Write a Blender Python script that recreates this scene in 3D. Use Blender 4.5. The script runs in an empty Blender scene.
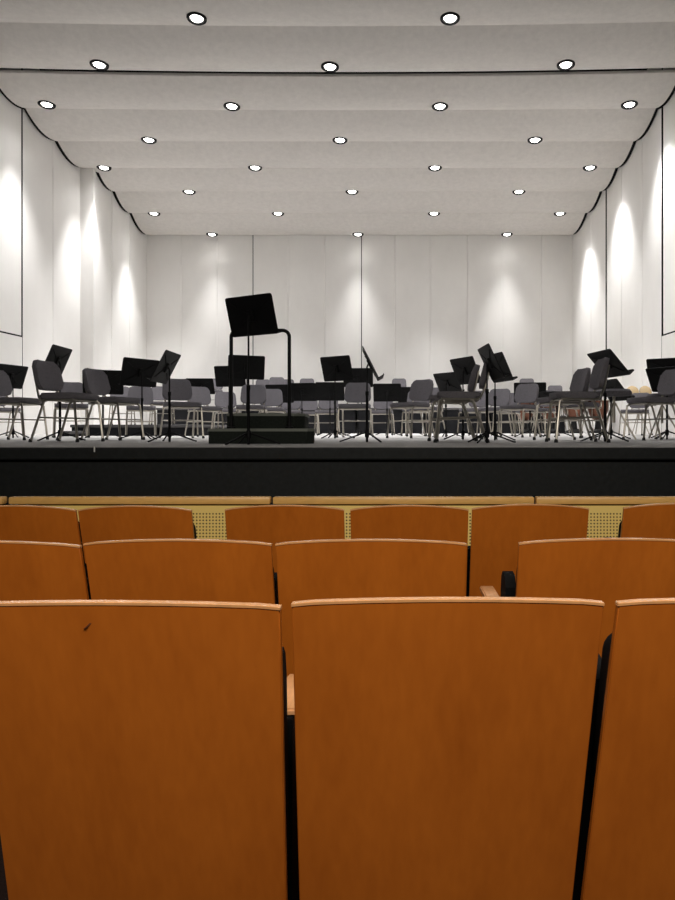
import bpy, bmesh, math, random
from mathutils import Vector, Matrix
random.seed(7)
scn = bpy.context.scene
col = scn.collection
F, CX, CY = 700.0, 404.0, 428.0          # focal length and principal point in pixels of the 675x900 frame
EYE, STAGE = 1.19, 1.05                  # eye height above the hall floor, stage height
R = math.radians

def wx(px, d): return (px - CX) * d / F
def wz(py, d): return EYE + (CY - py) * d / F

# ------------------------------------------------------------------ materials
def srgb(r, g, b):
    def f(c):
        c /= 255.0
        return c / 12.92 if c <= .04045 else ((c + .055) / 1.055) ** 2.4
    return (f(r), f(g), f(b), 1)

def mat(name, rgb, rough=.6, metal=0.0, spec=.5, noise=None, coat=0, bump=None):
    m = bpy.data.materials.new(name); m.use_nodes = True
    nt = m.node_tree; b = nt.nodes['Principled BSDF']
    c = srgb(*rgb)
    b.inputs['Base Color'].default_value = c
    b.inputs['Roughness'].default_value = rough
    b.inputs['Metallic'].default_value = metal
    b.inputs['Specular IOR Level'].default_value = spec
    b.inputs['Coat Weight'].default_value = coat
    tc = nt.nodes.new('ShaderNodeTexCoord')
    if noise:
        scale, amount, stretch = noise
        mp = nt.nodes.new('ShaderNodeMapping'); mp.inputs['Scale'].default_value = stretch
        nz = nt.nodes.new('ShaderNodeTexNoise'); nz.inputs['Scale'].default_value = scale
        nz.inputs['Detail'].default_value = 6; nz.inputs['Roughness'].default_value = .65
        rp = nt.nodes.new('ShaderNodeMapRange')
        rp.inputs['From Min'].default_value = .3; rp.inputs['From Max'].default_value = .7
        rp.inputs['To Min'].default_value = 1 - amount; rp.inputs['To Max'].default_value = 1 + amount
        mx = nt.nodes.new('ShaderNodeVectorMath'); mx.operation = 'SCALE'
        mx.inputs[0].default_value = c[:3]
        nt.links.new(tc.outputs['Object'], mp.inputs['Vector'])
        nt.links.new(mp.outputs['Vector'], nz.inputs['Vector'])
        nt.links.new(nz.outputs['Fac'], rp.inputs['Value'])
        nt.links.new(rp.outputs['Result'], mx.inputs['Scale'])
        nt.links.new(mx.outputs['Vector'], b.inputs['Base Color'])
    if bump:
        n2 = nt.nodes.new('ShaderNodeTexNoise'); n2.inputs['Scale'].default_value = bump[0]
        bp = nt.nodes.new('ShaderNodeBump'); bp.inputs['Strength'].default_value = bump[1]; bp.inputs['Distance'].default_value = .002
        nt.links.new(tc.outputs['Object'], n2.inputs['Vector'])
        nt.links.new(n2.outputs['Fac'], bp.inputs['Height'])
        nt.links.new(bp.outputs['Normal'], b.inputs['Normal'])
    return m

def veneer():
    m = mat('veneer_lacquered', (172, 90, 22), rough=.34, coat=.12)
    nt = m.node_tree; b = nt.nodes['Principled BSDF']
    tc = [n for n in nt.nodes if n.type == 'TEX_COORD'][0]
    oi = nt.nodes.new('ShaderNodeObjectInfo')
    ad = nt.nodes.new('ShaderNodeVectorMath'); ad.operation = 'ADD'
    sc_ = nt.nodes.new('ShaderNodeVectorMath'); sc_.operation = 'SCALE'; sc_.inputs[0].default_value = (13, 7, 5)
    nt.links.new(oi.outputs['Random'], sc_.inputs['Scale'])
    nt.links.new(tc.outputs['Object'], ad.inputs[0]); nt.links.new(sc_.outputs['Vector'], ad.inputs[1])
    def layer(scale, stretch, detail):
        mp = nt.nodes.new('ShaderNodeMapping'); mp.inputs['Scale'].default_value = stretch
        nz = nt.nodes.new('ShaderNodeTexNoise'); nz.inputs['Scale'].default_value = scale; nz.inputs['Detail'].default_value = detail
        nt.links.new(ad.outputs['Vector'], mp.inputs['Vector']); nt.links.new(mp.outputs['Vector'], nz.inputs['Vector'])
        return nz.outputs['Fac']
    a = layer(6, (1.4, 1, .35), 4); g = layer(60, (1, 1, .07), 5)
    mx = nt.nodes.new('ShaderNodeMix'); mx.data_type = 'FLOAT'; mx.inputs[0].default_value = .4
    nt.links.new(a, mx.inputs[2]); nt.links.new(g, mx.inputs[3])
    cr = nt.nodes.new('ShaderNodeValToRGB')
    cr.color_ramp.elements[0].position = .2; cr.color_ramp.elements[0].color = srgb(162, 84, 21)
    cr.color_ramp.elements[1].position = .8; cr.color_ramp.elements[1].color = srgb(192, 106, 31)
    nt.links.new(mx.outputs[0], cr.inputs['Fac']); nt.links.new(cr.outputs['Color'], b.inputs['Base Color'])
    return m

def perforated():
    """honey coloured board with a square grid of small dark holes below a plain border"""
    m = mat('perforated_board', (201, 158, 76), rough=.5)
    nt = m.node_tree; b = nt.nodes['Principled BSDF']
    tc = [n for n in nt.nodes if n.type == 'TEX_COORD'][0]
    sx = nt.nodes.new('ShaderNodeSeparateXYZ'); nt.links.new(tc.outputs['Object'], sx.inputs[0])
    def mth(op, a, bb=None):
        n = nt.nodes.new('ShaderNodeMath'); n.operation = op
        for i, v in enumerate((a, bb)):
            if v is None: continue
            if isinstance(v, (int, float)): n.inputs[i].default_value = v
            else: nt.links.new(v, n.inputs[i])
        return n.outputs[0]
    P_ = .0185
    def cell(s):
        f = mth('FRACT', mth('DIVIDE', s, P_)); d = mth('SUBTRACT', f, .5); return mth('MULTIPLY', d, d)
    rr = mth('ADD', cell(sx.outputs['X']), cell(sx.outputs['Z']))
    hole = mth('LESS_THAN', rr, .06)
    low = mth('LESS_THAN', sx.outputs['Z'], -.036)
    k = mth('MULTIPLY', hole, low)
    mx = nt.nodes.new('ShaderNodeMix'); mx.data_type = 'RGBA'
    mx.inputs[6].default_value = srgb(240, 206, 118); mx.inputs[7].default_value = srgb(62, 44, 18)
    nt.links.new(k, mx.inputs[0]); nt.links.new(mx.outputs[2], b.inputs['Base Color'])
    return m

def emis(name, rgb, s):
    m = bpy.data.materials.new(name); m.use_nodes = True
    b = m.node_tree.nodes['Principled BSDF']
    b.inputs['Base Color'].default_value = (1, 1, 1, 1)
    b.inputs['Emission Color'].default_value = srgb(*rgb); b.inputs['Emission Strength'].default_value = s
    return m

M = dict(
    shell=mat('shell_paint', (236, 234, 231), rough=.55, spec=.3, noise=(1.4, .03, (1, 1, .5))),
    ceil=mat('ceiling_plaster', (216, 212, 207), rough=.8, spec=.2, noise=(9, .06, (1, 1, 1)), bump=(60, .2)),
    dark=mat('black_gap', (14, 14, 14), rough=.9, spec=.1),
    stage=mat('stage_boards', (160, 158, 156), rough=.75, spec=.15, noise=(3, .12, (1, 4, 1))),
    stageblack=mat('stage_black_paint', (26, 28, 28), rough=.7, spec=.3, noise=(25, .35, (1, 1, 1))),
    hallfloor=mat('hall_carpet', (38, 30, 28), rough=.95, spec=.1, noise=(120, .3, (1, 1, 1))),
    fabric=mat('charcoal_fabric', (104, 101, 105), rough=.95, spec=.15, noise=(90, .25, (1, 1, 1)), bump=(300, .4)),
    chrome=mat('satin_steel', (172, 166, 155), rough=.33, metal=1),
    rubber=mat('black_rubber', (16, 16, 16), rough=.7),
    blackmetal=mat('black_enamel', (10, 10, 11), rough=.6, spec=.18),
    podium=mat('podium_carpet', (36, 40, 36), rough=.9, spec=.1, noise=(60, .3, (1, 1, 1))),
    podtrim=mat('podium_edge', (104, 108, 98), rough=.5),
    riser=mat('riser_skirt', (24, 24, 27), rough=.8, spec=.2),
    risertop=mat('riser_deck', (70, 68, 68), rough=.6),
    copper=mat('copper_bowl', (116, 80, 66), rough=.28, metal=1),
    skin=mat('drum_head', (222, 212, 190), rough=.5),
    tanskin=mat('tan_drum_skin', (176, 152, 112), rough=.6),
    drumwood=mat('drum_wood', (92, 52, 30), rough=.4),
    veneer=veneer(),
    edge=mat('plywood_edge', (224, 162, 104), rough=.28, coat=.3, noise=(40, .12, (1, 1, 1))),
    armwood=mat('arm_wood', (228, 166, 112), rough=.35, noise=(20, .12, (6, 1, 6))),
    blackplastic=mat('black_upholstery', (15, 14, 14), rough=.85, spec=.2),
    rail=mat('rail_wood', (226, 174, 98), rough=.4, noise=(14, .14, (1, 6, 6))),
    perf=perforated(),
    tape=mat('white_tape', (225, 225, 220), rough=.6),
    scratch=mat('scratch_mark', (84, 40, 10), rough=.6),
    lamp=emis('lamp_glow', (255, 252, 246), 9),
)

# ------------------------------------------------------------------ mesh helpers
def box(bm, x0, x1, y0, y1, z0, z1, bev=0, seg=2):
    r = bmesh.ops.create_cube(bm, size=1)
    vs = r['verts']
    for v in vs:
        v.co = Vector(((x0 + x1) / 2 + v.co.x * (x1 - x0), (y0 + y1) / 2 + v.co.y * (y1 - y0), (z0 + z1) / 2 + v.co.z * (z1 - z0)))
    if bev:
        es = list({e for v in vs for e in v.link_edges})
        bmesh.ops.bevel(bm, geom=es, offset=bev, segments=seg, affect='EDGES', profile=.5)

def tube(bm, pts, r, n=8, cap=True):
    pts = [Vector(p) for p in pts]; rings = []
    up = None
    for i, p in enumerate(pts):
        if i == 0: t = pts[1] - p
        elif i == len(pts) - 1: t = p - pts[-2]
        else: t = (pts[i + 1] - p).normalized() + (p - pts[i - 1]).normalized()
        t.normalize()
        if up is None:
            up = Vector((0, 0, 1)) if abs(t.z) < .9 else Vector((1, 0, 0))
        a = t.cross(up).normalized(); b = a.cross(t).normalized(); up = b
        rad = r[i] if isinstance(r, (list, tuple)) else r
        rings.append([bm.verts.new(p + rad * (math.cos(2 * math.pi * k / n) * a + math.sin(2 * math.pi * k / n) * b)) for k in range(n)])
    for i in range(len(rings) - 1):
        for k in range(n):
            bm.faces.new((rings[i][k], rings[i][(k + 1) % n], rings[i + 1][(k + 1) % n], rings[i + 1][k]))
    if cap:
        bm.faces.new(rings[0][::-1]); bm.faces.new(rings[-1])

def lathe(bm, prof, n=24, c=(0, 0, 0)):
    """prof: (radius, z) from bottom to top; radius 0 closes the end"""
    rings = []
    for r_, z in prof:
        if r_ < 1e-6: rings.append([bm.verts.new((c[0], c[1], c[2] + z))])
        else: rings.append([bm.verts.new((c[0] + r_ * math.cos(2 * math.pi * k / n), c[1] + r_ * math.sin(2 * math.pi * k / n), c[2] + z)) for k in range(n)])
    for a, b in zip(rings, rings[1:]):
        for k in range(n):
            if len(a) == 1 and len(b) == 1: continue
            if len(a) == 1: bm.faces.new((a[0], b[(k + 1) % n], b[k]))
            elif len(b) == 1: bm.faces.new((a[k], a[(k + 1) % n], b[0]))
            else: bm.faces.new((a[k], a[(k + 1) % n], b[(k + 1) % n], b[k]))

def prism(bm, poly, axis, lo, hi):
    """extrude a 2-D polygon (list of pairs) along an axis: 'x' -> pairs are (y,z), 'y' -> (x,z), 'z' -> (x,y)"""
    def mk(p, t):
        return (t, p[0], p[1]) if axis == 'x' else (p[0], t, p[1]) if axis == 'y' else (p[0], p[1], t)
    a = [bm.verts.new(mk(p, lo)) for p in poly]; b = [bm.verts.new(mk(p, hi)) for p in poly]
    bm.faces.new(a); bm.faces.new(b[::-1])
    n = len(poly)
    for i in range(n):
        bm.faces.new((a[i], b[i], b[(i + 1) % n], a[(i + 1) % n]))

def rrect(w, h, r, n=5, taper=0.0):
    """rounded rectangle outline, centred; taper narrows the top"""
    pts = []
    for cx, cy, a0 in ((w / 2 - r, h / 2 - r, 0), (-w / 2 + r, h / 2 - r, 90), (-w / 2 + r, -h / 2 + r, 180), (w / 2 - r, -h / 2 + r, 270)):
        for k in range(n + 1):
            a = R(a0 + 90 * k / n)
            x, y = cx + r * math.cos(a), cy + r * math.sin(a)
            pts.append((x * (1 - taper * (y + h / 2) / h), y))
    return pts

def finish(bm, name, m, parent=None, smooth=True, ang=40):
    bmesh.ops.recalc_face_normals(bm, faces=bm.faces[:])
    me = bpy.data.meshes.new(name); bm.to_mesh(me); bm.free()
    me.materials.append(m if not isinstance(m, str) else M[m])
    if smooth:
        for p in me.polygons: p.use_smooth = True
        try: me.set_sharp_from_angle(angle=R(ang))
        except Exception: pass
    o = bpy.data.objects.new(name, me); col.objects.link(o)
    if parent: o.parent = parent
    return o

def thing(name, label, cat, loc=(0, 0, 0), rz=0, group=None):
    o = bpy.data.objects.new(name, None); col.objects.link(o)
    o.empty_display_size = .1
    o.location = loc; o.rotation_euler = (0, 0, rz)
    o['label'] = label; o['category'] = cat
    if group: o['group'] = group
    return o

def copy_tree(o, parent=None):
    c = o.copy(); col.objects.link(c)
    if parent: c.parent = parent
    for ch in list(o.children): copy_tree(ch, c)
    return c

def structure(o, label=None, cat=None):
    o['kind'] = 'structure'
    if label: o['label'] = label
    if cat: o['category'] = cat
    return o

# ------------------------------------------------------------------ the concert shell
def Xl(d):                                # plan of the left wall: a front and a rear tower with a small return between
    return -7.48 - (16.17 - d) * .035 if d < 16.17 else -7.17 - (d - 16.17) * .043
def Xr(d): return 4.80 + (19.95 - d) * .042
BACK = 19.95
CRX = [(8.1, 0), (9.25, 0), (10.42, 0), (11.58, 0), (12.75, 1), (13.92, 0), (15.05, 0), (16.17, 0), (17.3, 0), (18.5, 0), (19.9, 0)]
def ceil_h(d): return 6.68 - .14 * (d - 11.35)       # height above the eye along the creases
SAG = .14

def plan_wall(name, pts, grooves, z0, z1, side, label):
    """front face runs through pts; grooves = [(t along polyline, width, depth)]; side = unit normal into the hall for each piece"""
    front = []; deep = []
    for (a, b, nrm, gs) in [(pts[i], pts[i + 1], side[i], grooves[i]) for i in range(len(pts) - 1)]:
        a, b, nrm = Vector(a), Vector(b), Vector(nrm); L = (b - a).length; t = (b - a) / L
        if not front or (front[-1] - a).length > 1e-6: front.append(a)
        for (s, w, dep) in sorted(gs):
            p = a + t * s
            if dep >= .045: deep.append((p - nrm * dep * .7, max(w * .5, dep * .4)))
            front += [p - t * w / 2, p - t * w * .3 - nrm * dep, p + t * w * .3 - nrm * dep, p + t * w / 2]
        front.append(b)
    back = [front[-1] - Vector(side[-1]) * .25, front[0] - Vector(side[0]) * .25]
    bm = bmesh.new()
    prism(bm, [(p.x, p.y) for p in front] + [(p.x, p.y) for p in back], 'z', z0, z1)
    bm.normal_update()
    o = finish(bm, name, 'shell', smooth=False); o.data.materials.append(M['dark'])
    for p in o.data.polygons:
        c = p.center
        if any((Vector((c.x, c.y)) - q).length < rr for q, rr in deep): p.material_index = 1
    return structure(o, label, 'wall')

# back wall: twelve panels, four towers of three
seams = [(181.5, .035, .014), (217.5, .035, .014), (253, .024, .05), (288.5, .035, .014), (325, .035, .014), (361.5, .024, .05),
         (395, .035, .014), (430.5, .035, .014), (467.5, .032, .03), (502.5, .035, .014), (541, .035, .014)]
xb0, xb1 = Xl(BACK), Xr(BACK)
gs = [(wx(p, BACK) - xb0, w, d) for p, w, d in seams]
plan_wall('wall_back', [(xb0 - .3, BACK), (xb1 + .3, BACK)], [[(s + .3, w, d) for s, w, d in gs]], STAGE - .3, 7.6, [(0, -1)],
          'off-white panelled back wall of the stage shell')
# left wall
pl = [(Xl(7.5), 7.5), (Xl(16.169), 16.169), (Xl(16.171), 16.171), (Xl(BACK), BACK)]
gl = [[(13.86 - 7.5, .05, .05), (15.0 - 7.5, .035, .014), (12.6 - 7.5, .035, .014), (11.4 - 7.5, .035, .014), (10.2 - 7.5, .035, .05)], [],
      [(17.3 - 16.171, .06, .03), (18.55 - 16.171, .035, .02)]]
plan_wall('wall_left', pl, gl, STAGE - .3, 8.6, [(1, 0), (0, -1), (1, 0)], 'off-white left side wall of the stage shell')
pr = [(Xr(7.5), 7.5), (Xr(BACK), BACK)]
plan_wall('wall_right', pr, [[(13.72 - 7.5, .085, .07), (14.76 - 7.5, .035, .014), (17.05 - 7.5, .095, .07), (16.0 - 7.5, .035, .01), (18.25 - 7.5, .035, .01),
                              (12.4 - 7.5, .035, .014), (11.2 - 7.5, .035, .014)]], STAGE - .3, 8.6, [(-1, 0)],
          'off-white right side wall of the stage shell')

# ceiling: two reflectors made of shallow billows, a dark slot between them
def bow(x, d):
    k = max(0.0, min(1.0, 1 - (d - 12.9) / 2.2))
    return -.15 * k * ((x + 1.25) / 6.1) ** 2
def ceiling_piece(name, c0, c1, label, trim0=0, trim1=0):
    bm = bmesh.new(); NX = 24; rows = []
    for i in range(c0, c1):
        d0, d1 = CRX[i][0] + (trim0 if i == c0 else 0), CRX[i + 1][0] - (trim1 if i == c1 - 1 else 0)
        n = 10
        for k in range(n + (1 if i == c1 - 1 else 0)):
            t = k / n; d = d0 + (d1 - d0) * t
            h = EYE + ceil_h(d) - SAG * 4 * t * (1 - t)
            gap = .075
            x0, x1 = Xl(min(d, 16.16) if d < 16.18 else d) + gap, Xr(d) - gap
            rows.append([bm.verts.new((x0 + (x1 - x0) * j / NX, d + bow(x0 + (x1 - x0) * j / NX, d), h)) for j in range(NX + 1)])
    for a, b in zip(rows, rows[1:]):
        for j in range(NX): bm.faces.new((a[j], a[j + 1], b[j + 1], b[j]))
    top = bmesh.ops.extrude_face_region(bm, geom=bm.faces[:])
    for v in [g for g in top['geom'] if isinstance(g, bmesh.types.BMVert)]: v.co.z += .05
    o = finish(bm, name, 'ceil', ang=14)
    return structure(o, label, 'ceiling')
ceiling_piece('ceiling', 0, 4, 'front half of the off-white billowed stage ceiling', trim1=.0)
ceiling_piece('ceiling', 4, 10, 'rear half of the off-white billowed stage ceiling', trim0=.13)
def edge_shadow(name, X, s, label):  # black strip standing in for the shadow in the gap between ceiling and wall
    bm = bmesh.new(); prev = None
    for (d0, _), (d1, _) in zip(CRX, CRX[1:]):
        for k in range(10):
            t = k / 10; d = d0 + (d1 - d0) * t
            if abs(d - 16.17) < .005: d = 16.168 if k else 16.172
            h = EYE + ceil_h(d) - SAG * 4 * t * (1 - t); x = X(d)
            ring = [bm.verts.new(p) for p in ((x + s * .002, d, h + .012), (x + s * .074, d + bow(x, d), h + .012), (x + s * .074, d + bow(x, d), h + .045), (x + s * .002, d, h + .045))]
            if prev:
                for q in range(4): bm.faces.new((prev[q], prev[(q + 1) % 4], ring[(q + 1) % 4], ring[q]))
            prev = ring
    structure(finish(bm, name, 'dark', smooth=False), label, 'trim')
edge_shadow('trim_1', Xl, 1, 'black strip as painted shadow along the left edge of the ceiling')
edge_shadow('trim_2', Xr, -1, 'black strip as painted shadow along the right edge of the ceiling')
# dark void above the reflectors
bm = bmesh.new(); box(bm, -9, 7, 7.4, 20.4, 8.9, 9.0)
structure(finish(bm, 'ceiling_void', 'dark', smooth=False), 'dark void above the stage ceiling', 'ceiling')

# stage and hall floor
bm = bmesh.new(); box(bm, -12, 11, 5.22, 20.4, .93, STAGE)
structure(finish(bm, 'stage_floor', 'stage', smooth=False), 'grey stage floor of the concert platform', 'stage')
bm = bmesh.new()
box(bm, -12, 11, 5.14, 5.218, .955, STAGE - .004, bev=.012)
box(bm, -12, 11, 5.20, 5.26, 0, .95)
sfront = structure(finish(bm, 'stage_front', 'stageblack', smooth=False), 'black painted front of the stage', 'stage')
bm = bmesh.new(); box(bm, -12, 11, -8, 5.25, -.2, 0)
structure(finish(bm, 'floor', 'hallfloor', smooth=False), 'dark carpeted floor of the audience hall', 'floor')
bm = bmesh.new(); box(bm, wx(93.6, 5.13), wx(94.6, 5.13), 5.132, 5.139, wz(452, 5.13), wz(446.5, 5.13))
o = finish(bm, 'tape_mark', 'tape', sfront, smooth=False); o['label'] = 'short white tape mark'

# doors cut in the side walls
def side_door(name, X, d0, d1, s, label):
    h = 1.93
    t = thing(name, label, 'door', (0, 0, STAGE)); t['kind'] = 'structure'
    for nm, mt, a0, a1, z1, off, th in (('door_frame', 'dark', d0 - .03, d1 - .0, h + .035, .004, .012), ('door_leaf', 'shell', d0, d1 - .03, h, .006, .03)):
        bm = bmesh.new()
        poly = []
        for d, o_ in ((a0, off - .02), (a0, th), (a1, th), (a1, off - .02)): poly.append((X(d) + s * o_, d))
        prism(bm, poly, 'z', 0, z1)
        finish(bm, nm, mt, t, smooth=False)
    bm = bmesh.new()
    dd = d0 + .12; tube(bm, [(X(dd) + s * .03, dd, 1.0), (X(dd) + s * .09, dd, 1.0), (X(dd) + s * .09, dd + .12, 1.0)], .011)
    finish(bm, 'door_handle', 'chrome', t)
side_door('door_1', Xl, 12.7, 13.84, 1, 'flush off-white door in the left side wall')
side_door('door_2', Xr, 12.6, 13.70, -1, 'flush off-white door in the right side wall')

# ------------------------------------------------------------------ ceiling downlights
def make_downlight():
    t = thing('ceiling_downlight', '', 'light', group='recessed ceiling downlights')
    bm = bmesh.new()
    lathe(bm, [(.105, .03), (.112, -.018), (.14, -.026), (.158, -.012), (.16, .05)], 28)
    finish(bm, 'trim_ring', 'blackmetal', t)
    bm = bmesh.new()
    lathe(bm, [(0, -.035), (.05, -.03), (.085, -.015), (.108, .02)], 24)
    finish(bm, 'lamp', 'lamp', t)
    return t
rows = [  # depth, pixel columns, words
    (11.24, [197, 450], 'row nearest the audience'),
    (12.41, [101, 330, 565], 'seventh row from the back wall'),
    (13.59, [49, 232, 440, 628], 'sixth row from the back wall'),
    (14.8, [149, 340, 535], 'fifth row from the back wall'),
    (15.96, [104, 255, 435, 590], 'fourth row from the back wall'),
    (17.14, [189, 352, 519], 'third row from the back wall'),
    (18.36, [154, 278, 434, 560], 'second row from the back wall'),
    (19.57, [212, 358, 507], 'row closest to the back wall')]
COLS = {2: ['left', 'right'], 3: ['left', 'middle', 'right'], 4: ['far left', 'centre left', 'centre right', 'far right']}
def ceil_z(d):
    for (a, _), (b, _) in zip(CRX, CRX[1:]):
        if a <= d <= b:
            t = (d - a) / (b - a); return EYE + ceil_h(d) - SAG * 4 * t * (1 - t)
    return EYE + ceil_h(d)
SPOT = 1060.0
def spot(x, d, z, p=SPOT, size=64, tx=0, ty=0):
    L = bpy.data.lights.new('downlight_beam', 'SPOT'); L.energy = p; L.spot_size = R(size); L.spot_blend = 1.0
    L.shadow_soft_size = .16; L.color = (1, .99, .985)
    o = bpy.data.objects.new('downlight_beam', L); col.objects.link(o); o.location = (x, d, z); o.rotation_euler = (R(tx), R(ty), 0)
dl = make_downlight(); first = True
for d, pxs, words in rows:
    for i, p in enumerate(pxs):
        o = dl if first else copy_tree(dl); first = False
        x = wx(p, d); dd = d + bow(x, d); z = ceil_z(d)
        o.location = (x, dd, z - .012); o.rotation_euler = (math.atan(-.02 - .06), 0, 0)
        o['label'] = 'round black-rimmed ceiling downlight, %s one in the %s' % (COLS[len(pxs)][i], words)
        back = d > 19; right = p > 550
        spot(x, dd, z - .09, SPOT * (.65 if right else .85 if back else 1), size=60 if back else 64, tx=-10 if back else 0, ty=-15 if right else 0)
        spot(x, dd, z - .09, SPOT * (.012 if back else .035), size=140)      # the wide spill of the same lamp
for x in (-5.4, -1.25, 2.9): spot(x, 10.15, ceil_z(10.15) - .09, SPOT * .5)   # unseen rows beyond the frame, added to brighten the front stage
for x in (-6.6, -3.3, .8, 4.0): spot(x, 8.7, ceil_z(8.7) - .09, SPOT * .3)  # dim unseen row, added for highlights on the front chairs and floor

# ------------------------------------------------------------------ musician chairs
def make_chair():
    t = thing('musician_chair', '', 'chair', group='black musician chairs on the stage')
    # seat: padded, waterfall front edge
    bm = bmesh.new()
    prism(bm, [(x, y) for x, y in rrect(.445, .425, .06, 5, taper=.06)], 'z', .43, .485)
    bmesh.ops.bevel(bm, geom=[e for e in bm.edges if abs(e.verts[0].co.z - e.verts[1].co.z) < 1e-5], offset=.018, segments=3, affect='EDGES')
    for v in bm.verts:
        if v.co.z > .46: v.co.z += .008 - .05 * max(0, -v.co.y - .14)
        v.co.z -= .03 * max(0, v.co.y)          # slight backward slope
    finish(bm, 'seat', 'fabric', t, ang=60)
    # backrest: rounded pad, curved and tilted
    bm = bmesh.new()
    prism(bm, rrect(.41, .30, .065, 6, taper=.10), 'y', -.024, .024)
    bmesh.ops.bevel(bm, geom=[e for e in bm.edges if abs(e.verts[0].co.y - e.verts[1].co.y) < 1e-5], offset=.014, segments=3, affect='EDGES')
    bmesh.ops.subdivide_edges(bm, edges=[e for e in bm.edges if abs(e.verts[0].co.x - e.verts[1].co.x) > .2], cuts=5, use_grid_fill=True)
    for v in bm.verts: v.co.y -= 0.7 * v.co.x ** 2 - .02
    bmesh.ops.rotate(bm, verts=bm.verts, cent=(0, 0, 0), matrix=Matrix.Rotation(R(-13), 3, 'X'))
    bmesh.ops.translate(bm, verts=bm.verts, vec=(0, .250, .677))
    finish(bm, 'backrest', 'fabric', t, ang=60)
    # welded steel frame
    bm = bmesh.new()
    for s in (-1, 1): tube(bm, [(s * .205, -.17, .422), (s * .205, .19, .415)], .011)
    tube(bm, [(-.205, -.15, .42), (.205, -.15, .42)], .010); tube(bm, [(-.205, .12, .417), (.205, .12, .417)], .010)
    finish(bm, 'seat_frame', 'chrome', t)
    for s in (-1, 1):
        bm = bmesh.new()
        tube(bm, [(s * .206, .17, .415), (s * .185, .210, .44), (s * .155, .252, .53), (s * .140, .290, .68), (s * .138, .303, .75)], .0115)
        finish(bm, 'back_support', 'chrome', t)
    for s in (-1, 1):
        for front in (True, False):
            pts = [(s * .205, -.15, .42), (s * .208, -.185, .40), (s * .222, -.225, .0)] if front else [(s * .206, .10, .42), (s * .21, .14, .40), (s * .226, .275, .0)]
            bm = bmesh.new(); tube(bm, pts, .0125)
            leg = finish(bm, 'leg', 'chrome', t)
            bm = bmesh.new(); e = pts[-1]; lathe(bm, [(0, 0), (.018, 0), (.018, .02), (.013, .035), (0, .035)], 10, (e[0], e[1], 0))
            finish(bm, 'rubber_foot', 'rubber', leg)
    bm = bmesh.new()
    tube(bm, [(-.218, .195, .245), (.218, .195, .245)], .009)
    for s in (-1, 1): tube(bm, [(s * .215, -.20, .235), (s * .218, .195, .245)], .008)
    finish(bm, 'stretcher', 'chrome', t)
    return t

A, C_, FL, B_ = .20, .65, 0.0, .45
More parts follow.
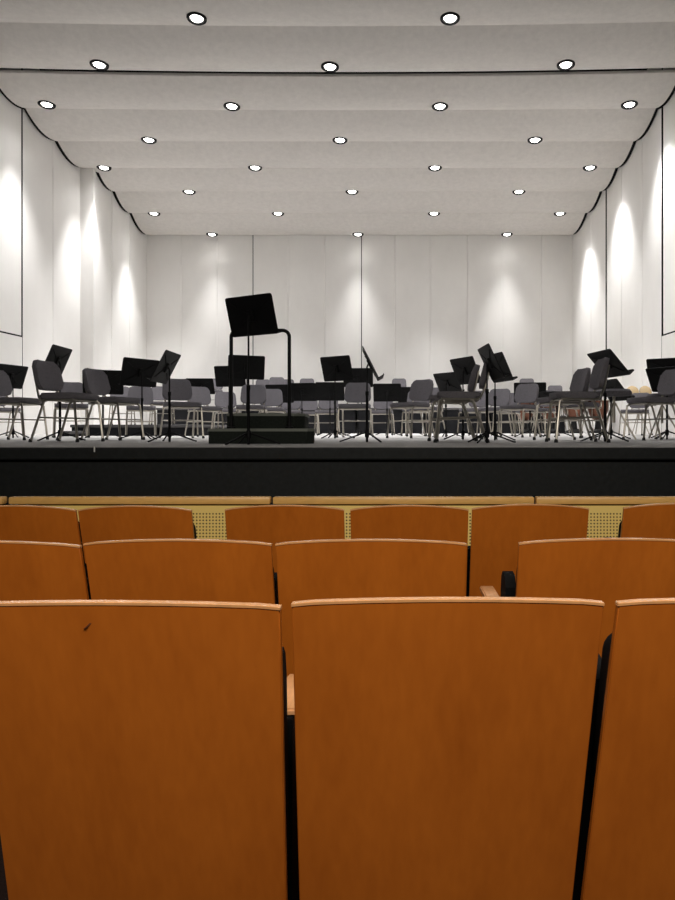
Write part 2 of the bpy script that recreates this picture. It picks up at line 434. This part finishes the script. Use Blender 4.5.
# (pixel column of the seat centre, depth, facing angle or None = towards the podium, height of what it stands on, label)
CH = [
 (18, 8.2, 85, FL, 'padded black chair cut by the left picture edge, nearest the wall side'),
 (70, 7.1, 82, FL, 'padded black chair turned right, closest chair to the stage edge at far left'),
 (3, 12.2, 60, FL, 'small far chair at the left picture edge, low behind a nearer chair'),
 (71, 10.2, 28, FL, 'charcoal chair facing the hall, half hidden behind the nearest far-left chair'),
 (115, 8.05, 77, FL, 'padded black chair turned right, in front of the half hidden dark stand at left'),
 (141, 11.3, 22, FL, 'light-rimmed grey chair under the wide music stand at left'),
 (182, 9.5, 33, FL, 'grey chair right of the steeply tilted stand, left of the podium'),
 (205, 11.4, 40, FL, 'grey chair just behind and right of the chair left of the podium'),
 (228, 13.0, 25, FL, 'grey chair low at the left end of the podium, partly hidden'),
 (122, 14.6, 30, A, 'far grey chair on the left riser behind the wide music stand'),
 (162, 14.6, 25, A, 'far grey chair on the left riser beside the steeply tilted stand'),
 (252, 10.8, 6, FL, 'grey chair behind the podium, below the music stand inside the guard rail'),
 (272, 12.0, 14, FL, 'grey chair behind the podium, one step right of the chair below the stand'),
 (214, 18.6, 8, C_, 'tiny back-row chair above the left end of the podium'),
 (262, 18.95, 6, C_, 'tiny back-row chair just right of the stand inside the guard rail'),
 (276, 18.1, 6, C_, 'tiny back-row chair left of the right guard-rail post, slightly lower than its neighbour'),
 (286, 18.9, 4, C_, 'tiny back-row chair directly behind the right guard-rail post'),
 (306, 18.6, 2, C_, 'tiny back-row chair right of the guard rail, above a low black stand'),
 (398, 18.6, -6, C_, 'tiny back-row chair right of the edge-on stand near the centre'),
 (526, 18.6, -14, C_, 'tiny back-row chair above the wide black stand right of centre'),
 (554, 18.4, -18, B_, 'tiny lower back-row chair furthest right, before the corner'),
 (290, 13.9, 4, FL, 'grey chair behind a black stand, just right of the podium guard rail'),
 (308, 15.0, 4, FL, 'grey chair behind a black stand, second right of the podium guard rail'),
 (327, 13.9, 0, FL, 'lilac-grey chair back low between two stands right of the podium'),
 (355, 10.3, -6, FL, 'grey chair facing the hall, between the square stand and the edge-on stand'),
 (382, 14.0, -4, FL, 'grey chair low beneath the black stand right of the edge-on stand'),
 (410, 9.7, -42, FL, 'charcoal chair turned left, right of centre, with a clear rounded back'),
 (426, 11.6, -38, FL, 'grey chair overlapped by the turned-left chair right of centre'),
 (416, 12.5, -10, FL, 'small grey chair behind the legs of the turned-left chair right of centre'),
 (459, 6.9, -95, FL, 'black chair in side view at the stage edge, front one of the pair'),
 (450, 7.65, -93, FL, 'black chair in side view, rear one of the pair at the stage edge'),
 (474, 12.6, -30, FL, 'grey chair seen through the legs of the side-view pair'),
 (494, 12.0, -30, FL, 'grey chair right behind the poles of the two tilted stands'),
 (507, 13.4, -25, FL, 'grey chair behind the right one of the two tilted stands'),
 (518, 10.6, -42, FL, 'charcoal chair before the wide black stand right of centre'),
 (540, 12.4, -40, FL, 'dark chair between the wide black stand and the copper drums'),
 (560, 8.0, -80, FL, 'charcoal chair turned left, second from the big tilted stand at right'),
 (580, 9.7, -58, FL, 'grey chair squeezed between two turned-left chairs at right'),
 (574, 6.9, -90, FL, 'black chair with bright steel back post under the big tilted stand at right'),
 (651, 8.1, -78, FL, 'black chair cut by the right picture edge, facing left'),
 (635, 13.4, -40, FL, 'blue-grey chair in front of the two tan drums at right'),
]
POD = (wx(263, 6.6), 6.6)
ch0 = make_chair()
for i, (px, d, a, h, lab) in enumerate(CH):
    o = ch0 if i == 0 else copy_tree(ch0)
    x = wx(px, d)
    if a is None: a = math.degrees(math.atan2(POD[0] - x, d - POD[1]))
    o.location = (x, d, STAGE + h); o.rotation_euler = (0, 0, R(a)); o['label'] = lab

# round padded stools
def make_stool():
    t = thing('round_stool', '', 'stool', group='round padded stools')
    bm = bmesh.new(); lathe(bm, [(0, .0), (.17, .0), (.195, .015), (.195, .05), (.17, .075), (0, .08)], 28); s = finish(bm, 'seat', 'fabric', t); s.location.z = .50
    bm = bmesh.new(); tube(bm, [(0, 0, .2), (0, 0, .502)], .016); finish(bm, 'post', 'chrome', t)
    for k in range(3):
        a = R(90 + 120 * k); c, s_ = math.cos(a), math.sin(a)
        bm = bmesh.new(); tube(bm, [(.014 * c, .014 * s_, .42), (.10 * c, .10 * s_, .25), (.24 * c, .24 * s_, .012)], .010); finish(bm, 'leg', 'chrome', t)
    return t
s0 = make_stool()
for i, (px, d, lab) in enumerate(((614, 7.9, 'round dark stool seat below the big tilted stand at right'), (662, 8.9, 'round dark stool in front of the stands at the right picture edge'))):
    o = s0 if i == 0 else copy_tree(s0); o.location = (wx(px, d), d, STAGE); o['label'] = lab

# ------------------------------------------------------------------ music stands
def desk_bm():
    bm = bmesh.new()
    prism(bm, rrect(.52, .34, .022, 4), 'y', -.002, .003)
    return bm
bm = desk_bm()
DESK = finish(bm, 'desk', 'blackmetal', smooth=False)
bm = bmesh.new()
prism(bm, [(-.002, -.163), (-.058, -.160), (-.06, -.148), (-.062, -.161), (-.058, -.168), (-.002, -.169)], 'x', -.245, .245)
LEDGE = finish(bm, 'ledge', 'blackmetal', smooth=False)
bm = bmesh.new()
box(bm, -.03, .03, .003, .022, -.05, .05, bev=.004)
for s in (-1, 1):
    for u in (-1, 1): tube(bm, [(0, .006, 0), (s * .20, .006, u * .115)], .004, 6)
BRACKET = finish(bm, 'bracket', 'blackmetal')
bm = bmesh.new(); lathe(bm, [(.011, 0), (.013, .01), (.013, .46), (.017, .465), (.017, .5), (.009, .505)], 12); OUTER = finish(bm, 'lower_tube', 'blackmetal')
LEGS = []
for k in range(3):
    a = R(90 + 120 * k); c, s = math.cos(a), math.sin(a)
    bm = bmesh.new(); tube(bm, [(.012 * c, .012 * s, .095), (.05 * c, .05 * s, .085), (.25 * c, .25 * s, .013), (.27 * c, .27 * s, .009)], .0085, 6)
    LEGS.append(finish(bm, 'leg', 'blackmetal'))
bm = bmesh.new(); lathe(bm, [(0, .05), (.02, .05), (.022, .06), (.022, .11), (.016, .12), (0, .12)], 12); HUB = finish(bm, 'hub', 'blackmetal')
protos = [DESK, LEDGE, BRACKET, OUTER, HUB] + LEGS
for p in protos: col.objects.unlink(p)
def stand(px, d, h, yaw, tilt, label, ledge=True, z0=0.0):
    t = thing('music_stand', label, 'music stand', (wx(px, d), d, STAGE + z0), R(yaw), 'black music stands on the stage')
    def put(p, par, **kw):
        o = p.copy(); col.objects.link(o); o.parent = par
        for k, v in kw.items(): setattr(o, k, v)
        return o
    dk = put(DESK, t, location=(0, -.035, h), rotation_euler=(R(-tilt), 0, 0))
    if ledge: put(LEDGE, dk)
    put(BRACKET, dk)
    put(OUTER, t); put(HUB, t)
    for l in LEGS: put(l, t, rotation_euler=(0, 0, R(60 if abs(px - 487) < 1 else 0)))
    bm = bmesh.new(); z1 = min(.30, h - .3)
    tube(bm, [(0, 0, z1), (0, 0, h - .03), (0, -.012, h)], .008)
    finish(bm, 'upper_tube', 'blackmetal', t)
    return t
ST = [
 (248.5, 5.92, 1.095, 150, 16, 'tall music stand in front of the podium, its desk the highest on the stage', FL),
 (13, 9.8, .86, -104, 20, 'music stand behind the chair at the left picture edge', FL),
 (60, 7.65, .87, -86, 23, 'strongly leaning music stand behind the nearest far-left chair', FL),
 (103, 9.6, .77, -160, 14, 'music stand mostly hidden by a chair back at left', FL),
 (142, 8.45, .81, -122, 13, 'wide music stand at left, crossed by its own thin pole', FL),
 (169.5, 7.0, .745, -88, 27, 'steeply tilted music stand with stout pole, left of the podium', FL),
 (200, 13.4, .74, 180, 30, 'low distant music stand peeping over a chair left of the podium', A),
 (229, 11.2, .97, 168, 14, 'music stand just left of the left guard-rail post', FL),
 (247, 9.9, 1.0, -155, 10, 'square music stand seen inside the podium guard rail', FL),
 (279, 12.8, .77, 172, 14, 'low music stand left of the right guard-rail post', FL),
 (302, 13.0, .81, 180, 12, 'low music stand just right of the podium guard rail', FL),
 (330, 12.6, .80, -174, 14, 'low broad music stand behind the square central stand', FL),
 (335, 9.4, .94, 145, 16, 'square music stand right of the podium with rightward tilt', FL),
 (367, 6.9, .77, 93, 27, 'music stand seen exactly edge-on near the centre', FL),
 (358, 12.2, 1.02, 180, 16, 'music stand behind the edge-on one, above a grey chair', FL),
 (387, 13.0, .80, 176, 14, 'low music stand just right of the edge-on one', FL),
 (411, 13.9, .79, 178, 14, 'low dark music stand hidden behind the chair right of centre', FL),
 (446, 10.7, .83, 128, 27, 'music stand left of the side-view chair pair', FL),
 (463, 8.5, .835, 118, 23, 'raised music stand just behind the side-view chair pair', FL),
 (487, 6.5, .745, 95, 26, 'narrow music stand seen from its side above the side-view chairs', FL),
 (495, 7.9, .82, 108, 25, 'music stand leaning left, right of the side-view chairs', FL),
 (530, 11.4, .72, 170, 20, 'wide low music stand right of centre', FL),
 (557, 10.8, .62, 160, 62, 'music stand with nearly flat desk, left of the turned chairs', FL),
 (605, 7.2, .80, 101, 42, 'big steeply tilted music stand above the chair at right', FL),
 (611, 8.9, .62, 104, 40, 'lower music stand tucked under the big tilted one at right', FL),
 (667, 9.4, .93, 150, 33, 'upper one of two music stands at the right picture edge', FL),
 (667, 8.6, .74, 132, 32, 'lower one of two music stands at the right picture edge', FL),
]
for px, d, h, y, tl, lab, z0 in ST: stand(px, d, h, y, tl, lab, z0=z0)

# ------------------------------------------------------------------ conductor podium with guard rail
pod = thing('conductor_podium', 'two-tier dark podium with pale edges and tubular guard rail', 'podium', (wx(261, 6.25), 6.22, STAGE))
def tier(name, w, d, ch, z0, z1, y0, nar):
    poly = [(-w / 2 + ch * .25, y0), (w / 2 - ch, y0), (w / 2, y0 + ch * 1.6), (w / 2 - nar, y0 + d), (-w / 2 + nar, y0 + d), (-w / 2, y0 + ch * .4)]
    bm = bmesh.new(); prism(bm, poly, 'z', z0, z1 - .025); o = finish(bm, name, 'podium', pod, smooth=False)
    bm = bmesh.new()
    cx, cy = 0, y0 + d / 2
    prism(bm, [(cx + (x - cx) * 1.012, cy + (y - cy) * 1.012) for x, y in poly], 'z', z1 - .025, z1)
    finish(bm, 'edge_trim', 'podtrim', o, smooth=False)
tier('lower_tier', .93, 1.15, .05, 0, .135, 0, .13)
tier('upper_tier', .70, .85, .08, .135, .275, .18, .06)
bm = bmesh.new()
xa, xc = wx(231.5, 6.3) - pod.location.x, wx(289.5, 6.3) - pod.location.x
zt = wz(330.5, 6.3) - STAGE; pts = [(xa, .07, .13)]
for k in range(7):
    a = R(180 - 15 * k); pts.append((xa + .06 + .06 * math.cos(a), .07, zt - .06 + .06 * math.sin(a)))
for k in range(7):
    a = R(90 - 15 * k); pts.append((xc - .06 + .06 * math.cos(a), .07, zt - .06 + .06 * math.sin(a)))
pts.append((xc, .07, .13)); tube(bm, pts, .016, 10)
gr = finish(bm, 'guard_rail', 'blackmetal', pod)
for x in (xa, xc):
    bm = bmesh.new(); lathe(bm, [(.04, .135), (.04, .15), (.022, .155), (.02, .19), (0, .19)], 14, (x, .07, 0)); finish(bm, 'post_socket', 'blackmetal', gr)

# ------------------------------------------------------------------ risers
def riser(px0, px1, d0, d1, h, label, ref=None):
    x0, x1 = wx(px0, d0), wx(px1, d0)
    t = thing('riser_platform', label, 'riser', ((x0 + x1) / 2, (d0 + d1) / 2, STAGE), 0, 'dark stage risers')
    w, l = (x1 - x0) / 2, (d1 - d0) / 2
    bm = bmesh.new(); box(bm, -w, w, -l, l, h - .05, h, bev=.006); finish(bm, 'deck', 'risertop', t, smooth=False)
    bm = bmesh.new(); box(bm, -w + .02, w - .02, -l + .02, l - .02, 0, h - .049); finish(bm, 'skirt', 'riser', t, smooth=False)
riser(70, 157, 12.3, 15.6, A, 'dark low riser behind the far-left chairs')
riser(158.5, 198, 12.3, 15.6, A, 'dark low riser left of the podium')
riser(58, 69.5, 11.6, 12.25, .09, 'small dark step at the left end of the low riser')
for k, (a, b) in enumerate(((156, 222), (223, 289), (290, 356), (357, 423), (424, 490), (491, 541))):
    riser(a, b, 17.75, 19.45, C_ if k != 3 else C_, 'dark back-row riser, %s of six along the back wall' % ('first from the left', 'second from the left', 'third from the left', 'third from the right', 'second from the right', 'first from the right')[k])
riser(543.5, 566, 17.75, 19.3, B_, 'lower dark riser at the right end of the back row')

# ------------------------------------------------------------------ kettle drums and small drums at right
def make_kettle():
    t = thing('kettle_drum', '', 'drum', group='copper kettle drums')
    bm = bmesh.new(); lathe(bm, [(0, .30), (.06, .305), (.13, .35), (.20, .45), (.245, .60), (.26, .74), (.262, .79)], 28); finish(bm, 'bowl', 'copper', t)
    bm = bmesh.new(); lathe(bm, [(.262, .775), (.278, .775), (.278, .80), (.262, .802)], 28); finish(bm, 'hoop', 'chrome', t)
    bm = bmesh.new(); lathe(bm, [(.27, .797), (.265, .805), (0, .808)], 28); finish(bm, 'drum_head', 'skin', t)
    for k in range(4):
        a = R(45 + 90 * k); c, s = math.cos(a), math.sin(a)
        bm = bmesh.new(); tube(bm, [(.275 * c, .275 * s, .76), (.27 * c, .27 * s, .4), (.20 * c, .20 * s, .02)], .012); finish(bm, 'strut', 'chrome', t)
    bm = bmesh.new(); lathe(bm, [(0, .02), (.21, .02), (.21, .06), (.08, .12), (.06, .31), (0, .31)], 20); finish(bm, 'pedal_base', 'rubber', t)
    return t
k0 = make_kettle()
for i, (px, d, lab) in enumerate(((525, 16.4, 'copper kettle drum glimpsed under the chair before the wide stand'), (550, 16.7, 'copper kettle drum, second of four from the left'),
                                  (574, 16.4, 'copper kettle drum under the seat of the turned-left chair at right'), (598, 16.5, 'copper kettle drum furthest right, beside the stout stand pole'))):
    o = k0 if i == 0 else copy_tree(k0); o.location = (wx(px, d), d, STAGE); o['label'] = lab
def make_bongo():
    t = thing('tan_drum', '', 'drum', group='pair of tan drums')
    sh = bmesh.new(); lathe(sh, [(.085, -.17), (.105, -.05), (.115, 0)], 24); finish(sh, 'shell', 'drumwood', t)
    bm = bmesh.new(); lathe(bm, [(.118, -.02), (.118, .004), (.10, .012), (0, .014)], 24); finish(bm, 'drum_head', 'tanskin', t)
    bm = bmesh.new(); lathe(bm, [(.115, -.03), (.124, -.03), (.124, -.012), (.117, -.012)], 24); finish(bm, 'hoop', 'chrome', t)
    return t
dst = thing('drum_stand', 'thin metal tripod carrying the two tan drums at right', 'drum stand', (wx(639, 14.1), 14.1, STAGE))
bm = bmesh.new(); tube(bm, [(0, 0, .3), (0, 0, .80)], .014); finish(bm, 'post', 'chrome', dst)
bm = bmesh.new(); tube(bm, [(-.12, .0, .80), (.12, .0, .80)], .012); finish(bm, 'crossbar', 'chrome', dst)
for k in range(3):
    a = R(90 + 120 * k); c, s = math.cos(a), math.sin(a)
    bm = bmesh.new(); tube(bm, [(.01 * c, .01 * s, .48), (.2 * c, .2 * s, .012)], .01); finish(bm, 'leg', 'chrome', dst)
b0 = make_bongo()
for i, (px, lab) in enumerate(((632.9, 'left one of two round tan drums above the blue-grey chair'), (645.7, 'right one of two round tan drums above the blue-grey chair'))):
    o = b0 if i == 0 else copy_tree(b0)
    o.location = (wx(px, 14.0), 14.0, wz(391, 14.0)); o.rotation_euler = (R(62), 0, 0); o['label'] = lab

# ------------------------------------------------------------------ railing in front of the stage
def railing(px0, px1, label):
    d = 4.0; x0, x1 = wx(px0, d), wx(px1, d)
    t = thing('pit_railing', label, 'railing', ((x0 + x1) / 2, d, 0), 0, 'wooden railing sections before the stage')
    w = (x1 - x0) / 2; zt = wz(496.6, d)
    bm = bmesh.new(); box(bm, -w, w, -.03, .03, zt - .042, zt, bev=.008); finish(bm, 'top_rail', 'rail', t, ang=30)
    bm = bmesh.new(); box(bm, -w + .01, w - .01, -.005, .025, zt - .062, zt - .041); finish(bm, 'shadow_gap', 'dark', t, smooth=False)
    bm = bmesh.new(); box(bm, -w + .004, w - .004, -.018, .006, -(zt - .052) + .04, 0)
    p = finish(bm, 'perforated_panel', 'perf', t, smooth=False); p.location.z = zt - .05
    for s in (-1, 1):
        bm = bmesh.new(); box(bm, s * (w - .05) - .02, s * (w - .05) + .02, .006, .06, 0, zt - .045, bev=.004); finish(bm, 'post', 'blackmetal', t, smooth=False)
railing(-252, 5, 'wooden railing section cut by the left picture edge')
railing(11, 271, 'perforated wooden railing section left of centre, before the stage')
railing(273.5, 533.5, 'perforated wooden railing section in the middle, before the stage')
railing(535.5, 797, 'perforated wooden railing section cut by the right picture edge')

# ------------------------------------------------------------------ theatre seats
REC = R(15.6)
def seat(px0, px1, d, ytop, label, group, yaw=0, arm=-.035, crown=.014, lean=0, flare=0, hump=0, hx=-.03, hw=.017, scratch=False):
    x0, x1 = wx(px0, d), wx(px1, d); w = x1 - x0; zt = wz(ytop, d)
    t = thing('theatre_seat', label, 'seat', ((x0 + x1) / 2, d, 0), R(yaw), group)
    H = zt - .17; slope = math.tan(REC); Lc = H / math.cos(REC)
    # veneered back shell: gently bent sheet with a crowned top
    def shell(bm, inset, zlo, zhi, th0, th1, bev):
        NX, NZ = 14, 8; g = []
        for s in (th0, th1):
            rowsg = []
            for k in range(NZ + 1):
                r = []
                for j in range(NX + 1):
                    u = -1 + 2 * j / NX; x = u * (w / 2 - inset)
                    top = -crown * u * u
                    corner = max(0, abs(u) - .96) / .04
                    lo = zlo + (top - .002 * corner if zlo > .5 else 0)
                    z = lo + (zhi + top - .002 * corner - lo) * k / NZ
                    y = (zt - z) * slope + s - .012 * (1 - u * u)
                    r.append(bm.verts.new((x * (1 + flare * (zt - z)) - lean * (zt - z), y, z)))
                rowsg.append(r)
            g.append(rowsg)
        f, b = g
        for k in range(NZ):
            for j in range(NX):
                bm.faces.new((f[k][j], f[k][j + 1], f[k + 1][j + 1], f[k + 1][j]))
                bm.faces.new((b[k][j], b[k + 1][j], b[k + 1][j + 1], b[k][j + 1]))
        for k in range(NZ):
            for j in (0, NX): bm.faces.new((f[k][j], f[k + 1][j], b[k + 1][j], b[k][j]))
        for j in range(NX):
            for k in (0, NZ): bm.faces.new((f[k][j], b[k][j], b[k][j + 1], f[k][j + 1]))
        if bev:
            bmesh.ops.recalc_face_normals(bm, faces=bm.faces[:])
            es = [e for e in bm.edges if len(e.link_faces) == 2 and e.calc_face_angle(0) > R(50)]
            bmesh.ops.bevel(bm, geom=es, offset=bev, segments=3, affect='EDGES', clamp_overlap=True)
    bm = bmesh.new(); shell(bm, .001, .17, zt - .0055, 0, .016, .002); finish(bm, 'back_shell', 'veneer', t)
    bm = bmesh.new(); shell(bm, 0, zt - .006, zt, -.0004, .0165, .0025); finish(bm, 'edge_strip', 'edge', t, ang=60)
    # black back pad on the sitter's side
    Hp = zt - .09 - .46
    bm = bmesh.new(); prism(bm, rrect(w - .02, Hp / math.cos(REC), .04, 5), 'y', 0, .05)
    o = finish(bm, 'back_pad', 'blackplastic', t); zc = .46 + Hp / 2
    o.location = (-lean * (zt - zc), .019 + (zt - zc) * slope, zc); o.rotation_euler = (REC, 0, 0)
    # seat pan tipped up
    bm = bmesh.new(); prism(bm, rrect(w - .18, .34, .05, 6), 'y', 0, .07)
    bmesh.ops.bevel(bm, geom=[e for e in bm.edges if abs(e.verts[0].co.y - e.verts[1].co.y) < 1e-5], offset=.012, segments=2, affect='EDGES')
    o = finish(bm, 'seat_pan', 'blackplastic', t); o.location = (.015, .32, .46); o.rotation_euler = (R(8), 0, 0)
    # side standard with wooden arm on the left
    xa_ = -w / 2 + arm
    poly = [(.31, 0), (.50, 0), (.50, .03), (.42, .06), (.42, .585), (.30, .585), (.30, .06)]
    bm = bmesh.new(); prism(bm, poly, 'x', xa_ - .016, xa_ + .016)
    st = finish(bm, 'side_standard', 'blackplastic', t, smooth=False)
    bm = bmesh.new()
    prism(bm, [(y, z) for y, z in ((.315, .585), (.50, .585), (.52, .592), (.52, .602), (.505, .608), (.33, .608), (.315, .60))], 'x', xa_ - .025, xa_ + .025)
    bmesh.ops.bevel(bm, geom=bm.edges[:], offset=.004, segments=2, affect='EDGES')
    finish(bm, 'armrest', 'armwood', st)
    if hump:
        xh = -w / 2 + hx
        bm = bmesh.new(); prism(bm, [(.31, 0), (.30, .3), (.265, hump - .07), (.25, hump - .02), (.225, hump), (.18, hump - .006), (.16, hump - .04), (.19, .5), (.28, .06), (.285, 0)], 'x', xh - hw, xh + hw)
        finish(bm, 'hinge_bracket', 'blackplastic', t, smooth=False)
    if scratch:
        bm = bmesh.new(); xs, zs = wx(90.5, d + .01) - t.location.x, wz(624, d + .01)
        ys = (zt - zs) * slope - .012 * (1 - (xs / (w / 2)) ** 2)
        prism(bm, [(xs - .008, zs - .0058), (xs - .004, zs - .0045), (xs + .008, zs + .0055), (xs + .004, zs + .0052)], 'y', ys - .0012, ys + .003)
        sc = finish(bm, 'scratch', 'scratch', t, smooth=False); sc['label'] = 'short dark scratch'
g1, g2, g3 = 'seats in the row nearest the camera', 'seats in the middle row', 'seats in the row nearest the stage'
seat(-34, 281, 1.155, 600.5, 'nearest-row wooden seat back cut by the left picture edge, with a small scratch', g1, yaw=-1.6, arm=-.05, lean=.05, flare=.05, crown=.008, hump=.76, scratch=True)
seat(291, 606, 1.155, 597.2, 'nearest-row wooden seat back in the centre, full width in view', g1, yaw=.6, arm=-.058, lean=.017, crown=.009, hump=.76, hx=-.058, hw=.010)
seat(618, 933, 1.155, 596.8, 'nearest-row wooden seat back cut by the right picture edge', g1, yaw=1.0, arm=-.05, lean=.022, crown=.008, hump=.76, hx=.004, hw=.021)
seat(-110, 80, 2.08, 540.5, 'middle-row wooden seat back cut by the left picture edge', g2, yaw=-1.5, hump=.72, hx=-.05)
seat(82, 271, 2.08, 538.8, 'middle-row wooden seat back left of centre, fully in view', g2, yaw=-.5, hump=.72, hx=-.05)
seat(275, 467, 2.08, 538.8, 'middle-row wooden seat back in the centre, fully in view', g2, yaw=.3, arm=-.05, hump=.715, hx=-.043)
seat(519, 711, 2.08, 537.8, 'middle-row wooden seat back at right, with armrest tip on its left', g2, yaw=.8, arm=-.03, hump=.72, hx=.002)
seat(-42, 75.3, 3.05, 505, 'stage-side row seat back cut by the left picture edge', g3, yaw=-1.5, crown=.02, hump=.66, hx=-.06)
seat(76.5, 191, 3.05, 505.3, 'stage-side row seat back, second from the left', g3, yaw=-.5, crown=.02, hump=.66, hx=-.06)
seat(224, 344, 3.05, 504.7, 'stage-side row seat back, third from the left, after the perforated gap', g3, crown=.02, hump=.66, hx=-.02)
seat(350, 469, 3.05, 504.8, 'stage-side row seat back, fourth from the left', g3, yaw=.4, crown=.02, hump=.66, hx=-.02)
seat(472, 590, 3.05, 503.8, 'stage-side row seat back, fifth from the left', g3, yaw=.8, crown=.02, hump=.64, hx=.004, hw=.015)
seat(624, 742, 3.05, 502.8, 'stage-side row seat back cut by the right picture edge', g3, yaw=1.2, crown=.02, hump=.68, hx=0)

# ------------------------------------------------------------------ house lights behind the camera and dim ambience
def area(loc, size, power, target, color=(1, .9, .78)):
    L = bpy.data.lights.new('house_light', 'AREA'); L.shape = 'RECTANGLE'; L.size, L.size_y = size; L.energy = power; L.color = color
    o = bpy.data.objects.new('house_light', L); col.objects.link(o); o.location = loc
    o.rotation_euler = (Vector(target) - Vector(loc)).to_track_quat('-Z', 'Y').to_euler()
area((.1, -.7, 3.3), (3.2, .7), 168, (0, 2.0, .8), (1, .93, .84))
w = bpy.data.worlds.new('hall_dark'); scn.world = w; w.use_nodes = True
bg = w.node_tree.nodes['Background']; bg.inputs['Color'].default_value = (.9, .95, 1, 1); bg.inputs['Strength'].default_value = .012

# ------------------------------------------------------------------ camera
cam = bpy.data.cameras.new('camera'); co = bpy.data.objects.new('camera', cam); col.objects.link(co)
co.location = (0, 0, EYE); co.rotation_euler = (R(90), 0, 0)
cam.sensor_fit = 'AUTO'; cam.sensor_width = 36; cam.lens = 36 * F / 900
cam.shift_x = -(CX - 337.5) / 900; cam.shift_y = -(450 - CY) / 900
cam.clip_start = .02; cam.clip_end = 100
scn.camera = co
vs = scn.view_settings
scn.display_settings.display_device = 'sRGB'
vs.view_transform = 'Standard'; vs.look = 'None'; vs.gamma = 1; vs.use_curve_mapping = False; vs.exposure = 0.0
scn.cycles.use_denoising = True
scn.cycles.max_bounces = 10; scn.cycles.diffuse_bounces = 6
scn.cycles.sample_clamp_indirect = 6
